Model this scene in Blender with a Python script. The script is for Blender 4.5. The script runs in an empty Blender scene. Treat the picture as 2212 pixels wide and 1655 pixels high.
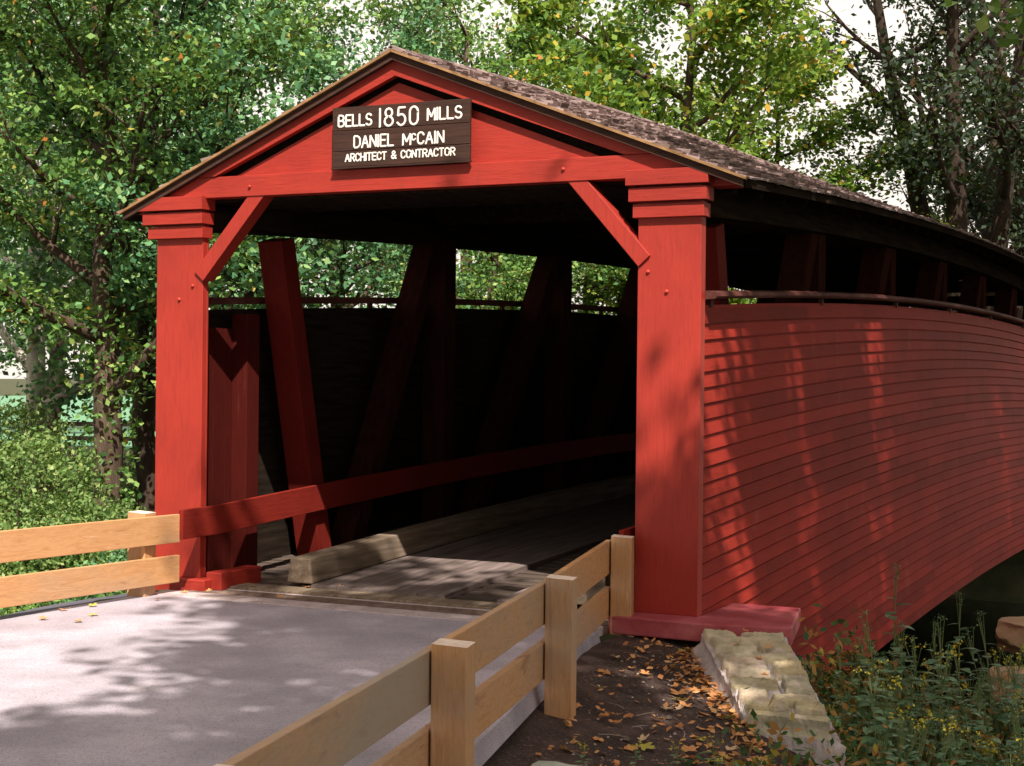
import bpy, math, random
import numpy as np
from mathutils import Vector, Matrix

# ------------------------------------------------------------------ camera, sky, sun, exposure
scene = bpy.context.scene
C = scene.collection
random.seed(7); RNG = np.random.default_rng(7)

cam_d = bpy.data.cameras.new('camera'); cam = bpy.data.objects.new('camera', cam_d); C.objects.link(cam)
CAM = Vector((7.1783, -12.7214, 1.9924)); YAW, PIT, ROL = .4482, -.0042, .0107
_f = Vector((-math.sin(YAW)*math.cos(PIT), math.cos(YAW)*math.cos(PIT), math.sin(PIT)))
_r = Vector((math.cos(YAW), math.sin(YAW), 0)); _u = _r.cross(_f)
_r2 = _r*math.cos(ROL)+_u*math.sin(ROL); _u2 = -_r*math.sin(ROL)+_u*math.cos(ROL)
cam.matrix_world = Matrix(((_r2.x, _u2.x, -_f.x, CAM.x), (_r2.y, _u2.y, -_f.y, CAM.y), (_r2.z, _u2.z, -_f.z, CAM.z), (0, 0, 0, 1)))
cam_d.sensor_width = 36; cam_d.lens = 3458.83/2212*36; cam_d.clip_start = .1; cam_d.clip_end = 2000
scene.camera = cam

SUN = Vector((.45, -.65, 1.0)).normalized()          # direction towards the sun
w = bpy.data.worlds.new('World'); scene.world = w; w.use_nodes = True
nt = w.node_tree; bg = nt.nodes['Background']
sky = nt.nodes.new('ShaderNodeTexSky'); sky.sky_type = 'NISHITA'; sky.sun_disc = False
sky.sun_elevation = math.asin(SUN.z); sky.sun_rotation = math.atan2(SUN.x, SUN.y)
sky.air_density = 1.0; sky.dust_density = 7.0; sky.ozone_density = .6
hz = nt.nodes.new('ShaderNodeMix'); hz.data_type = 'RGBA'; hz.inputs[0].default_value = .8
nt.links.new(sky.outputs[0], hz.inputs[6]); hz.inputs[7].default_value = (9.0, 8.1, 7.2, 1)      # thin bright overcast veil
nt.links.new(hz.outputs[2], bg.inputs[0]); bg.inputs[1].default_value = .085
sd = bpy.data.lights.new('sun', 'SUN'); sd.energy = 5.0; sd.angle = math.radians(.53); sd.color = (1, .93, .82)
so = bpy.data.objects.new('sun', sd); C.objects.link(so); so.rotation_euler = SUN.to_track_quat('Z', 'Y').to_euler()
so.location = (10, -15, 30)
vs = scene.view_settings; vs.view_transform = 'Standard'; vs.look = 'None'; vs.exposure = .88; vs.gamma = 1

# ------------------------------------------------------------------ helpers
def nmix(nt, a, b, fac):
    m = nt.nodes.new('ShaderNodeMix'); m.data_type = 'RGBA'
    for s, v in ((0, fac), (6, a), (7, b)):
        if isinstance(v, bpy.types.NodeSocket): nt.links.new(v, m.inputs[s])
        elif s: m.inputs[s].default_value = (*v, 1)
        else: m.inputs[s].default_value = v
    return m.outputs[2]
def base_mat(name, rough=.8, spec=.3):
    m = bpy.data.materials.new(name); m.use_nodes = True; b = m.node_tree.nodes['Principled BSDF']
    b.inputs['Roughness'].default_value = rough; b.inputs['Specular IOR Level'].default_value = spec
    return m, m.node_tree, b
def noise(nt, scale, stretch=(1, 1, 1), detail=4, rough=.6, coord='Object', dist=0):
    tc = nt.nodes.new('ShaderNodeTexCoord'); mp = nt.nodes.new('ShaderNodeMapping'); n = nt.nodes.new('ShaderNodeTexNoise')
    mp.inputs['Scale'].default_value = stretch; n.inputs['Scale'].default_value = scale
    n.inputs['Detail'].default_value = detail; n.inputs['Roughness'].default_value = rough; n.inputs['Distortion'].default_value = dist
    nt.links.new(tc.outputs[coord], mp.inputs[0]); nt.links.new(mp.outputs[0], n.inputs[0])
    return n.outputs[0]
def ramp(nt, fac, stops):
    r = nt.nodes.new('ShaderNodeValToRGB'); nt.links.new(fac, r.inputs[0]); e = r.color_ramp.elements
    e[0].position = stops[0][0]; e[0].color = (*stops[0][1], 1); e[1].position = stops[-1][0]; e[1].color = (*stops[-1][1], 1)
    for p, c in stops[1:-1]:
        x = e.new(p); x.color = (*c, 1)
    return r.outputs[0]
def bump(nt, b, h, strength, dist=.01):
    bp = nt.nodes.new('ShaderNodeBump'); bp.inputs['Strength'].default_value = strength; bp.inputs['Distance'].default_value = dist
    nt.links.new(h, bp.inputs['Height']); nt.links.new(bp.outputs[0], b.inputs['Normal'])
def pmat(name, stops, scale, stretch=(1, 1, 1), rough=.8, bmp=.3, detail=5, spec=.3, fine=None, bdist=.01):
    m, nt, b = base_mat(name, rough, spec)
    n = noise(nt, scale, stretch, detail); col = ramp(nt, n, stops)
    h = n
    if fine:
        n2 = noise(nt, fine[0], fine[1], 4); col = nmix(nt, col, fine[2], ramp(nt, n2, [(fine[3], (0, 0, 0)), (fine[4], (1, 1, 1))])); h = n2
    nt.links.new(col, b.inputs[0]); bump(nt, b, h, bmp, bdist)
    return m
def isl_mat(name, stops, rough=.6, trans=0, spec=.3, bmp=None):
    m, nt, b = base_mat(name, rough, spec)
    g = nt.nodes.new('ShaderNodeNewGeometry'); col = ramp(nt, g.outputs['Random Per Island'], stops)
    nt.links.new(col, b.inputs[0])
    if bmp: bump(nt, b, noise(nt, bmp[0], bmp[1]), bmp[2])
    if trans:
        t = nt.nodes.new('ShaderNodeBsdfTranslucent'); mx = nt.nodes.new('ShaderNodeMixShader'); mx.inputs[0].default_value = trans
        c2 = nmix(nt, col, (.25, .35, .02), .3); nt.links.new(c2, t.inputs[0])
        nt.links.new(b.outputs[0], mx.inputs[1]); nt.links.new(t.outputs[0], mx.inputs[2])
        nt.links.new(mx.outputs[0], nt.nodes['Material Output'].inputs[0])
    return m

RED = (.335, .028, .017); RED2 = (.265, .021, .014)
def stone_mat():
    m = M['stone']; nt = m.node_tree; b = nt.nodes['Principled BSDF']; col = b.inputs[0].links[0].from_socket
    col = nmix(nt, col, (.24, .22, .16), ramp(nt, noise(nt, 4.5, (1, 1, 2), 7), [(.42, (0, 0, 0)), (.68, (.8, .8, .8))]))
    col = nmix(nt, col, (.56, .44, .40), ramp(nt, noise(nt, 7.5, (1, 1.3, 2), 7), [(.52, (0, 0, 0)), (.7, (.8, .8, .8))]))
    col = nmix(nt, col, (.10, .08, .05), ramp(nt, noise(nt, 26, (1, 1, 1), 4), [(.6, (0, 0, 0)), (.75, (.7, .7, .7))]))
    nt.links.new(col, b.inputs[0])
def red_mat(name, st, k=1.0, rough=.55):
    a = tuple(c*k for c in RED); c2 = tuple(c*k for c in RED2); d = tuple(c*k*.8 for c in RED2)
    m, nt, b = base_mat(name, rough, .35 if rough < .6 else .12)
    big = noise(nt, 1.3, (1, 1, 1), 5); grain = noise(nt, 6, st, 5, .65, dist=.3); spot = noise(nt, 9, (1, 1, .5), 6, .7)
    col = ramp(nt, big, [(.3, c2), (.55, a), (.8, tuple(x*1.1 for x in a))])
    col = nmix(nt, col, d, ramp(nt, grain, [(.5, (0, 0, 0)), (.68, (.45, .45, .45))]))
    col = nmix(nt, col, (.5, .10, .08), ramp(nt, spot, [(.66, (0, 0, 0)), (.8, (.55, .55, .55))]))
    drip = noise(nt, 4.5, (3, 3, .35), 6, .7)
    col = nmix(nt, col, (.13, .03, .02), ramp(nt, drip, [(.6, (0, 0, 0)), (.75, (.5, .5, .5))]))
    nt.links.new(col, b.inputs[0]); bump(nt, b, grain, .6, .006)
    return m
M = {}
M['red_v'] = red_mat('red_paint_upright', (6, 6, .6))
M['red_x'] = red_mat('red_paint_crosswise', (.6, 6, 6))
M['red_y'] = red_mat('red_paint_lengthwise', (6, .5, 6))
M['siding'] = red_mat('red_painted_siding', (6, .35, 9), .85, .7)
M['red_lean'] = red_mat('shade_darkened_red', (6, 6, .6), .42, .8); M['red_in'] = red_mat('deep_shade_darkened_red', (6, 6, .6), .17, .8)  # copies of the red paint, darkened to hold the bridge's interior shade
def siding_boards():
    m = M['siding']; nt = m.node_tree; b = nt.nodes['Principled BSDF']; col = b.inputs[0].links[0].from_socket
    def mt(op, a, c=None):
        n = nt.nodes.new('ShaderNodeMath'); n.operation = op
        for k, v in enumerate((a, c)):
            if v is None: continue
            if isinstance(v, bpy.types.NodeSocket): nt.links.new(v, n.inputs[k])
            else: n.inputs[k].default_value = v
        return n.outputs[0]
    tc = nt.nodes.new('ShaderNodeTexCoord'); sp = nt.nodes.new('ShaderNodeSeparateXYZ'); nt.links.new(tc.outputs['Object'], sp.inputs[0])
    y, z = sp.outputs[1], sp.outputs[2]; yl = mt('DIVIDE', y, 30.0); cb = mt('MULTIPLY', mt('MULTIPLY', yl, mt('SUBTRACT', 1.0, yl)), 4*.4382)
    row = mt('FLOOR', mt('DIVIDE', mt('SUBTRACT', mt('SUBTRACT', z, cb), 2.434), .135))
    wn = nt.nodes.new('ShaderNodeTexWhiteNoise'); wn.noise_dimensions = '1D'; nt.links.new(row, wn.inputs['W'])
    u = mt('ADD', mt('DIVIDE', y, 3.66), mt('MULTIPLY', wn.outputs[0], 7.0)); fr = mt('FRACT', u); cell = mt('ADD', mt('FLOOR', u), mt('MULTIPLY', row, 13.7))
    w2 = nt.nodes.new('ShaderNodeTexWhiteNoise'); w2.noise_dimensions = '1D'; nt.links.new(cell, w2.inputs['W'])
    tone = ramp(nt, w2.outputs[0], [(0, (.72, .70, .70)), (.5, (.95, .95, .95)), (1, (1.12, 1.15, 1.2))])
    mu = nt.nodes.new('ShaderNodeMix'); mu.data_type = 'RGBA'; mu.blend_type = 'MULTIPLY'; mu.inputs[0].default_value = 1
    nt.links.new(col, mu.inputs[6]); nt.links.new(tone, mu.inputs[7])
    c2 = nmix(nt, mu.outputs[2], (.03, .008, .006), mt('LESS_THAN', fr, .0016))
    nail = noise(nt, 2.2, (1, 1.2, .5), 5)
    c2 = nmix(nt, c2, (.42, .16, .13), ramp(nt, nail, [(.62, (0, 0, 0)), (.78, (.35, .35, .35))]))
    nt.links.new(c2, b.inputs[0])
siding_boards()
M['red_rail'] = red_mat('shade_darkened_red_rail', (6, .5, 6), .55, .85)  # red paint with the inner rail's shade put into its colour
M['sill'] = pmat('faded_pink_red_paint', [(.35, (.30, .045, .055)), (.55, (.40, .085, .10)), (.75, (.48, .15, .15))], 3, rough=.5, fine=(14, (1, 4, 1), (.3, .05, .05), .55, .75))
M['cap'] = pmat('weathered_red_rail', [(.3, (.05, .016, .013)), (.5, (.10, .034, .028)), (.72, (.22, .10, .085))], 2.2, (1, .4, 1), rough=.75, spec=.15, fine=(8, (6, .5, 6), (.12, .03, .025), .5, .7))
M['dark_wood'] = pmat('shade_darkened_unpainted_wood', [(.3, (.012, .009, .007)), (.7, (.035, .024, .018))], 3, (6, .5, 6), rough=1, spec=0)  # unpainted wood, colour lowered further to stand for the shade inside
M['truss'] = pmat('shade_darkened_red_timber', [(.3, (.022, .009, .007)), (.7, (.045, .014, .010))], 3, (5, 5, .6), rough=1, spec=0)  # timber colour lowered to carry the shade deep in the truss
M['rake_edge'] = pmat('dark_brown_roof_edge', [(.3, (.03, .014, .01)), (.7, (.07, .03, .02))], 4, (1, 6, 6), rough=.8)
M['sign'] = pmat('dark_brown_sign_wood', [(.3, (.022, .010, .008)), (.6, (.05, .021, .014)), (.8, (.085, .04, .025))], 3, (.5, 4, 7), rough=.6, detail=8, bmp=.6)
M['white'] = pmat('cream_white_paint', [(.3, (.75, .70, .62)), (.7, (.85, .8, .74))], 6, rough=.6)
M['shingle'] = isl_mat('weathered_wood_shingles', [(0, (.08, .05, .045)), (.3, (.19, .13, .12)), (.65, (.28, .20, .19)), (.9, (.36, .27, .26)), (1, (.15, .09, .07))], .75, bmp=(30, (1, 1, 1), .5))
M['shingle_edge'] = pmat('tan_shingle_edge', [(.3, (.16, .08, .03)), (.7, (.36, .2, .09))], 9, rough=.8)
def pine(name, st, grey=0.0):
    m, nt, b = base_mat(name, .6, .3)
    g = noise(nt, 2.6, st, 6, .6, dist=1.2)
    col = ramp(nt, g, [(.3, (.38, .18, .075)), (.48, (.54, .285, .13)), (.58, (.46, .225, .095)), (.75, (.63, .37, .20))])
    k = noise(nt, 3.2, tuple(s*.45+.3 for s in st), 3, .5, dist=.6)
    col = nmix(nt, col, (.30, .12, .045), ramp(nt, k, [(.66, (0, 0, 0)), (.72, (.8, .8, .8))]))
    gg = noise(nt, 1.1, (1, .35, 1), 4)
    col = nmix(nt, col, (.27, .25, .22), ramp(nt, gg, [(.45-grey*.25, (0, 0, 0)), (.75-grey*.3, (.75, .75, .75))]))
    fn = noise(nt, 22, tuple(min(s, 1.6) for s in st), 3)
    col = nmix(nt, col, (.36, .18, .07), ramp(nt, fn, [(.55, (0, 0, 0)), (.75, (.5, .5, .5))]))
    nt.links.new(col, b.inputs[0]); bump(nt, b, g, .3, .004)
    return m
M['pine_y'] = pine('new_pine_rail', (7, .45, 7)); M['pine_v'] = pine('new_pine_post', (7, 7, .45)); M['pine_grey'] = pine('greying_pine_rail', (7, .45, 7), .8)
M['end_grain'] = pmat('pale_pine_end_grain', [(.3, (.6, .44, .34)), (.7, (.82, .66, .56))], 14, rough=.7)
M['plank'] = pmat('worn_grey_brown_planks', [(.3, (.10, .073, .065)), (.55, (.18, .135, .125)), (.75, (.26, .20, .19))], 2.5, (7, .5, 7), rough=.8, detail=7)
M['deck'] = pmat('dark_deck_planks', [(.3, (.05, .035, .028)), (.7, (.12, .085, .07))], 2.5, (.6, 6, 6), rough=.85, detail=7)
M['guard'] = pmat('weathered_curb_timber', [(.3, (.11, .08, .055)), (.55, (.22, .16, .115)), (.78, (.34, .27, .23))], 2.6, (7, .45, 7), rough=.8, detail=7)
M['strip'] = pmat('pale_threshold_concrete', [(.3, (.33, .26, .27)), (.7, (.55, .45, .45))], 5, rough=.85, fine=(30, (1, 1, 1), (.25, .18, .17), .5, .8))
M['channel'] = pmat('rusty_brown_grit', [(.35, (.10, .06, .045)), (.65, (.22, .15, .12))], 14, rough=.95, bmp=.8)
M['asphalt'] = pmat('pale_lavender_asphalt', [(.25, (.24, .21, .24)), (.45, (.33, .29, .33)), (.58, (.43, .375, .43)), (.75, (.50, .435, .47))], .9, rough=.85, detail=8, bmp=.55, fine=(95, (1, 1, 1), (.15, .13, .16), .5, .72), bdist=.004)
M['tar'] = pmat('dark_blue_grey_asphalt', [(.3, (.05, .05, .07)), (.7, (.10, .095, .12))], 3, rough=.9, detail=8, bmp=.8, fine=(60, (1, 1, 1), (.2, .18, .2), .6, .75))
M['soil'] = pmat('dark_soil', [(.25, (.022, .014, .012)), (.5, (.055, .033, .028)), (.75, (.13, .08, .07))], 2.2, rough=.95, detail=9, bmp=1, fine=(38, (1, 1, 1), (.20, .13, .11), .56, .72), bdist=.03)
M['grit'] = isl_mat('pebble_and_twig', [(0, (.12, .08, .06)), (.5, (.26, .2, .17)), (1, (.42, .36, .33))], .9)
M['ground'] = pmat('forest_floor', [(.3, (.022, .02, .010)), (.5, (.04, .05, .018)), (.7, (.08, .06, .03))], 1.6, rough=.95, detail=8, bmp=1, bdist=.05)
M['lawn'] = pmat('mown_grass', [(.3, (.08, .19, .11)), (.7, (.13, .27, .16))], .7, rough=.9)
M['water'] = pmat('creek_water', [(.3, (.01, .012, .008)), (.7, (.02, .025, .015))], 1, rough=.08, bmp=.15)
M['stone'] = isl_mat('tan_flagstone', [(0, (.30, .26, .16)), (.3, (.46, .36, .20)), (.55, (.50, .42, .28)), (.8, (.34, .31, .22)), (1, (.50, .38, .28))], .85, bmp=(9, (1, 1, 2.5), 1.0))
stone_mat()
M['mortar'] = pmat('rough_pale_mortar', [(.3, (.36, .30, .30)), (.6, (.56, .49, .49)), (.8, (.68, .61, .60))], 5, rough=.95, detail=8, bmp=1, bdist=.03)
M['abut'] = pmat('dark_abutment_stone', [(.3, (.10, .08, .06)), (.7, (.24, .19, .14))], 2.2, rough=.95, detail=8, bmp=1, bdist=.05)
M['boulder'] = pmat('warm_tan_rock', [(.3, (.38, .22, .12)), (.7, (.58, .38, .24))], 1.8, rough=.9, detail=8, bmp=1, bdist=.05)
M['pale_rock'] = pmat('pale_green_grey_rock', [(.3, (.34, .36, .30)), (.7, (.55, .56, .48))], 5, rough=.9, detail=8, bmp=1, bdist=.02)
M['bark'] = pmat('brown_bark', [(.3, (.035, .022, .016)), (.6, (.10, .065, .045)), (.8, (.17, .12, .09))], 2.5, (4, 4, .7), rough=.95, detail=8, bmp=1, bdist=.04)
M['bark_dark'] = pmat('dark_bark', [(.3, (.018, .012, .009)), (.7, (.065, .040, .028))], 2.5, (4, 4, .7), rough=.95, detail=8, bmp=1, bdist=.04)
M['bark_pale'] = pmat('pale_sycamore_bark', [(.3, (.16, .12, .10)), (.5, (.42, .36, .32)), (.7, (.62, .56, .50))], 1.6, (2, 2, 1), rough=.8, detail=5, bmp=.4)
M['leaf'] = isl_mat('green_leaves', [(0, (.028, .08, .022)), (.4, (.085, .19, .045)), (.75, (.17, .31, .07)), (.97, (.30, .38, .11)), (.99, (.35, .26, .04)), (1, (.40, .12, .02))], .5, .32)
M['leaf_blue'] = isl_mat('cool_green_leaves', [(0, (.024, .075, .038)), (.5, (.075, .20, .085)), (.85, (.16, .33, .13)), (.99, (.28, .42, .17)), (1, (.45, .28, .03))], .5, .3)
M['leaf_yel'] = isl_mat('yellow_green_leaves', [(0, (.045, .10, .015)), (.4, (.11, .21, .028)), (.75, (.20, .31, .04)), (.95, (.33, .33, .05)), (.985, (.5, .3, .03)), (1, (.5, .14, .02))], .5, .38)
M['leaf_bush'] = isl_mat('light_green_bush_leaves', [(0, (.05, .10, .025)), (.4, (.11, .20, .05)), (.8, (.2, .3, .09)), (1, (.3, .36, .12))], .5, .32)
M['leaf_shaded'] = isl_mat('shade_darkened_leaves', [(0, (.010, .020, .012)), (.6, (.022, .042, .020)), (.97, (.05, .07, .03)), (1, (.15, .07, .03))], .6, .15)  # leaf colour darkened to stand for a crown seen against the light
M['weed_leaf'] = isl_mat('grey_green_weed_leaves', [(0, (.045, .11, .05)), (.5, (.10, .20, .09)), (.85, (.19, .30, .16)), (1, (.36, .40, .26))], .45, .25)
M['weed_stem'] = pmat('weed_stem', [(.3, (.10, .15, .05)), (.7, (.2, .22, .09))], 5)
M['flower'] = isl_mat('yellow_flowers', [(0, (.55, .42, .02)), (.6, (.75, .6, .05)), (1, (.5, .5, .12))], .6, .2)
M['undergrowth'] = isl_mat('mixed_undergrowth', [(0, (.02, .05, .02)), (.35, (.05, .11, .035)), (.5, (.10, .17, .05)), (.65, (.30, .14, .04)), (.92, (.38, .17, .05)), (1, (.5, .4, .06))], .7, .2)
M['dead_leaf'] = isl_mat('orange_brown_fallen_leaf', [(0, (.40, .15, .05)), (.5, (.58, .25, .09)), (1, (.66, .38, .17))], .7, .15)
M['dead_leaf2'] = isl_mat('pale_tan_fallen_leaf', [(0, (.5, .3, .16)), (1, (.7, .5, .32))], .7, .15)
M['dead_leaf3'] = isl_mat('yellow_green_fallen_leaf', [(0, (.25, .3, .06)), (1, (.55, .42, .06))], .6, .15)
M['iron'] = pmat('painted_bolt', [(.3, (.36, .03, .02)), (.7, (.5, .06, .045))], 5, rough=.35)

L = 30.0; HC = .4382
def camb(y): return 4*HC*(y/L)*(1-y/L) if y > 0 else 0.0

class MB:
    def __init__(s): s.v = []; s.f = []; s.mi = []
    def add(s, vs, fs, mi=0):
        n = len(s.v); s.v += [tuple(p) for p in vs]; s.f += [tuple(i+n for i in f) for f in fs]; s.mi += [mi]*len(fs)
    def box(s, x0, x1, y0, y1, z0, z1, mi=0):
        s.add([(x0, y0, z0), (x1, y0, z0), (x1, y1, z0), (x0, y1, z0), (x0, y0, z1), (x1, y0, z1), (x1, y1, z1), (x0, y1, z1)],
              [(0, 3, 2, 1), (4, 5, 6, 7), (0, 1, 5, 4), (1, 2, 6, 5), (2, 3, 7, 6), (3, 0, 4, 7)], mi)
    def beam(s, p, q, wd, hg, up=(0, 0, 1), mi=0, n=1):
        p = Vector(p); q = Vector(q); d = (q-p).normalized(); u = Vector(up); a = d.cross(u).normalized()*wd/2; b = a.cross(d).normalized()*hg/2
        vs = []; 
        for k in range(n+1):
            c = p.lerp(q, k/n); vs += [c-a-b, c+a-b, c+a+b, c-a+b]
        fs = [(3, 2, 1, 0), tuple(4*n+i for i in (0, 1, 2, 3))]
        for k in range(n):
            for i in range(4): fs.append((4*k+i, 4*k+(i+1) % 4, 4*k+4+(i+1) % 4, 4*k+4+i))
        s.add(vs, fs, mi)
    def prism(s, poly, y0, y1, mi=0):                       # polygon in x,z pushed along y
        n = len(poly); s.add([(x, y0, z) for x, z in poly]+[(x, y1, z) for x, z in poly],
              [tuple(range(n)), tuple(range(2*n-1, n-1, -1))]+[(i, n+i, n+(i+1) % n, (i+1) % n) for i in range(n)], mi)
    def slabp(s, poly, z0, z1, mi=0):                       # polygon in x,y pushed along z
        n = len(poly); s.add([(x, y, z0) for x, y in poly]+[(x, y, z1) for x, y in poly],
              [tuple(range(n-1, -1, -1)), tuple(range(n, 2*n))]+[(i, (i+1) % n, n+(i+1) % n, n+i) for i in range(n)], mi)
    def sweep(s, poly, ys, jit=0, mi=0):                    # polygon in x,z carried along the cambered bridge
        n = len(poly); vs = []
        for k, y in enumerate(ys):
            c = camb(y); j = random.uniform(-jit, jit)
            vs += [(x+j, y, z+c) for x, z in poly]
        fs = [tuple(range(n)), tuple(len(vs)-1-i for i in range(n))]
        for k in range(len(ys)-1):
            for i in range(n): fs.append((k*n+i, (k+1)*n+i, (k+1)*n+(i+1) % n, k*n+(i+1) % n))
        s.add(vs, fs, mi)
    def tube(s, pts, rad, n=8, mi=0, flat=None):
        vs = []; prev = None
        for k, p in enumerate(pts):
            p = Vector(p); d = (Vector(pts[min(k+1, len(pts)-1)])-Vector(pts[max(k-1, 0)]))
            d = d.normalized() if d.length > 1e-9 else Vector((0, 0, 1))
            a = prev if prev is not None else d.orthogonal().normalized()
            a = (a-d*a.dot(d)); a = a.normalized() if a.length > 1e-6 else d.orthogonal().normalized(); prev = a; b = d.cross(a)
            r = rad[k] if hasattr(rad, '__len__') else rad
            for i in range(n):
                t = 2*math.pi*i/n; o = (a*math.cos(t)+b*math.sin(t))*r
                if flat: o.y *= flat
                vs.append(p+o)
        fs = [tuple(range(n-1, -1, -1)), tuple((len(pts)-1)*n+i for i in range(n))]
        for k in range(len(pts)-1):
            for i in range(n): fs.append((k*n+i, k*n+(i+1) % n, (k+1)*n+(i+1) % n, (k+1)*n+i))
        s.add(vs, fs, mi)
    def build(s, name, mat, parent=None, bevel=0, smooth=False, origin=None):
        me = bpy.data.meshes.new(name); v = s.v
        o = bpy.data.objects.new(name, me)
        if origin is not None: v = [(a-origin[0], b-origin[1], c-origin[2]) for a, b, c in v]; o.location = origin
        me.from_pydata(v, [], s.f); me.validate()
        for m in (mat if isinstance(mat, (list, tuple)) else [mat]): me.materials.append(m)
        if isinstance(mat, (list, tuple)):
            me.polygons.foreach_set('material_index', s.mi[:len(me.polygons)])
        if smooth: me.polygons.foreach_set('use_smooth', [True]*len(me.polygons))
        C.objects.link(o)
        if parent: o.parent = parent
        if bevel:
            b = o.modifiers.new('bevel', 'BEVEL'); b.width = bevel; b.segments = 2; b.limit_method = 'ANGLE'
        return o
def tag(o, label=None, cat=None, group=None, kind=None):
    for k, v in (('label', label), ('category', cat), ('group', group), ('kind', kind)):
        if v: o[k] = v
    return o
def empty(name, loc=(0, 0, 0)):
    o = bpy.data.objects.new(name, None); C.objects.link(o); o.location = loc; o.empty_display_size = .3; return o
def copy_tree(o, parent=None):
    c = o.copy(); C.objects.link(c)
    if parent: c.parent = parent
    for ch in o.children: copy_tree(ch, c)
    return c
def up(pxx, py, Y):                                          # image point (2212 wide) -> x,z on the plane at depth Y
    d = _f*3458.83+_r2*(pxx-1106)-_u2*(py-827.5); t = (Y-CAM.y)/d.y; p = CAM+d*t; return p

# ------------------------------------------------------------------ the ground, road, creek
def sst(a, b, x): t = np.clip((x-a)/(b-a), 0, 1); return t*t*(3-2*t)
def hgt(x, y):
    x = np.asarray(x, float); y = np.asarray(y, float)
    xw = 3.15+.6*np.clip(-y-.3, 0, 30)
    soil = -.13-.07*sst(2.0, 2.5, x)-.21*np.clip(x-2.55, 0, 3)-.22*np.clip(x-3.7, 0, .8)
    r = np.where(x > xw, soil-.60*sst(xw+.2, xw+1.2, x)-.08*np.clip(x-xw-1, 0, 40), soil)
    l = -.15-.42*np.clip(-2.75-x, 0, 2.6)-.02*np.clip(-x-6, 0, 20)
    b = np.where(x > -2.75, r, l)
    ys = .1+np.clip(-x-3, 0, 60)*1.2+np.clip(x-3.0, 0, 60)*1.3; ye = 27+np.clip(-x-3, 0, 60)*.35
    v = sst(ys, ys+4, y)*(1-sst(ye-3, ye+2, y)); v = np.where(ye-3 > ys+3, v, 0)
    far = -.8+0*x
    b = b*(1-sst(15, 28, y))+far*sst(15, 28, y)
    return b*(1-v)-3.2*v
def grid(name, xs, ys, fn, mat, kind='structure', nz=0):
    X, Y = np.meshgrid(xs, ys); Z = fn(X, Y)
    if nz:
        Z = Z+nz*(np.sin(X*3.1+Y*1.7)*np.sin(Y*2.7-X*1.3)+.6*np.sin(X*7.7)*np.sin(Y*8.9+X*2))
    co = np.stack([X, Y, Z], -1).reshape(-1, 3); nx, ny = len(xs), len(ys)
    i = np.arange((nx-1)*(ny-1)); a = (i//(nx-1))*nx+i % (nx-1)
    me = bpy.data.meshes.new(name); me.from_pydata(co.tolist(), [], np.stack([a, a+1, a+nx+1, a+nx], 1).tolist())
    me.materials.append(mat); me.polygons.foreach_set('use_smooth', [True]*len(me.polygons))
    o = bpy.data.objects.new(name, me); C.objects.link(o); o['kind'] = kind; return o
xs = np.concatenate([np.linspace(-400, -60, 12)[:-1], np.linspace(-60, -8, 60)[:-1], np.linspace(-8, 8, 130)[:-1], np.linspace(8, 60, 30)[:-1], np.linspace(60, 400, 12)])
ys = np.concatenate([np.linspace(-300, -20, 12)[:-1], np.linspace(-20, 6, 160)[:-1], np.linspace(6, 60, 80)[:-1], np.linspace(60, 500, 16)])
grid('ground', xs, ys, hgt, M['ground'], nz=.015)
grid('soil_path', np.linspace(2.25, 5.2, 90), np.linspace(-9, .1, 200), lambda x, y: np.where(x > 3.0+.6*np.clip(-y-.3, 0, 30)+.6*(y < -1.75), hgt(x, y)-.3, hgt(x, y)+.02), M['soil'], nz=.012)
grid('lawn', np.linspace(-120, -14, 40), np.linspace(34, 130, 40), lambda x, y: hgt(x, y)+.03, M['lawn'])
grid('creek', np.linspace(-90, 40, 4), np.linspace(-5, 60, 4), lambda x, y: x*0-3.0, M['water'])
m = MB()
yy = [-60, -30, -15, -8, -5, -4, -3.2, -2.4, -1.8, -1.3, -.9, -.7]
le = [-3.6, -3.3, -2.95, -2.7, -2.55, -2.47, -2.44, -2.40, -2.43, -2.42, -2.40, -2.38]; re = [9, 6.2, 5.2, 3.9, 3.2, 2.95, 2.75, 2.55, 2.42, 2.3, 2.22, 2.2]
for a in range(len(yy)-1):
    m.add([(le[a], yy[a], -.08), (re[a], yy[a], -.08), (re[a+1], yy[a+1], -.08), (le[a+1], yy[a+1], -.08),
           (le[a]-.04, yy[a], -.17), (le[a+1]-.04, yy[a+1], -.17), (re[a]+.03, yy[a], -.2), (re[a+1]+.03, yy[a+1], -.2)],
          [(0, 1, 2, 3), (4, 0, 3, 5), (1, 6, 7, 2)])
m.build('road', M['asphalt'])['kind'] = 'structure'
m = MB(); rs = random.Random(2)
for k in range(40):
    y0 = -12+k*.29; xo = -2.82-.05*math.sin(k*.9)-.03*max(0, -y0-3)
    m.add([(xo, y0, -.128), (-2.30, y0, -.122), (-2.30, y0+.29, -.122), (-2.82-.05*math.sin(k*.9+.9)-.03*max(0, -y0-3.29), y0+.29, -.128)], [(0, 1, 2, 3)])
m.build('road_shoulder', M['tar'])['kind'] = 'structure'
m = MB(); m.box(-2.36, 2.12, -.697, -.40, -.3, -.074); m.box(-2.36, 2.12, .08, .12, -.3, -.10)
m.build('threshold_kerb', M['strip'], bevel=.01)['kind'] = 'structure'
m = MB(); m.box(-2.36, 2.12, -.398, .078, -.3, -.105)
m.build('threshold_channel', M['channel'])['kind'] = 'structure'

# ------------------------------------------------------------------ the covered bridge
B = empty('covered_bridge')
tag(B, 'long red covered wooden bridge with a pedimented portal and shingled gable roof', 'covered bridge')
YS = [0.12]+[i*1.0 for i in range(1, 30)]+[29.9]
NODES = [1.5, 5.0, 8.65, 12.3, 15.9, 19.5, 23.1, 26.7]
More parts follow.
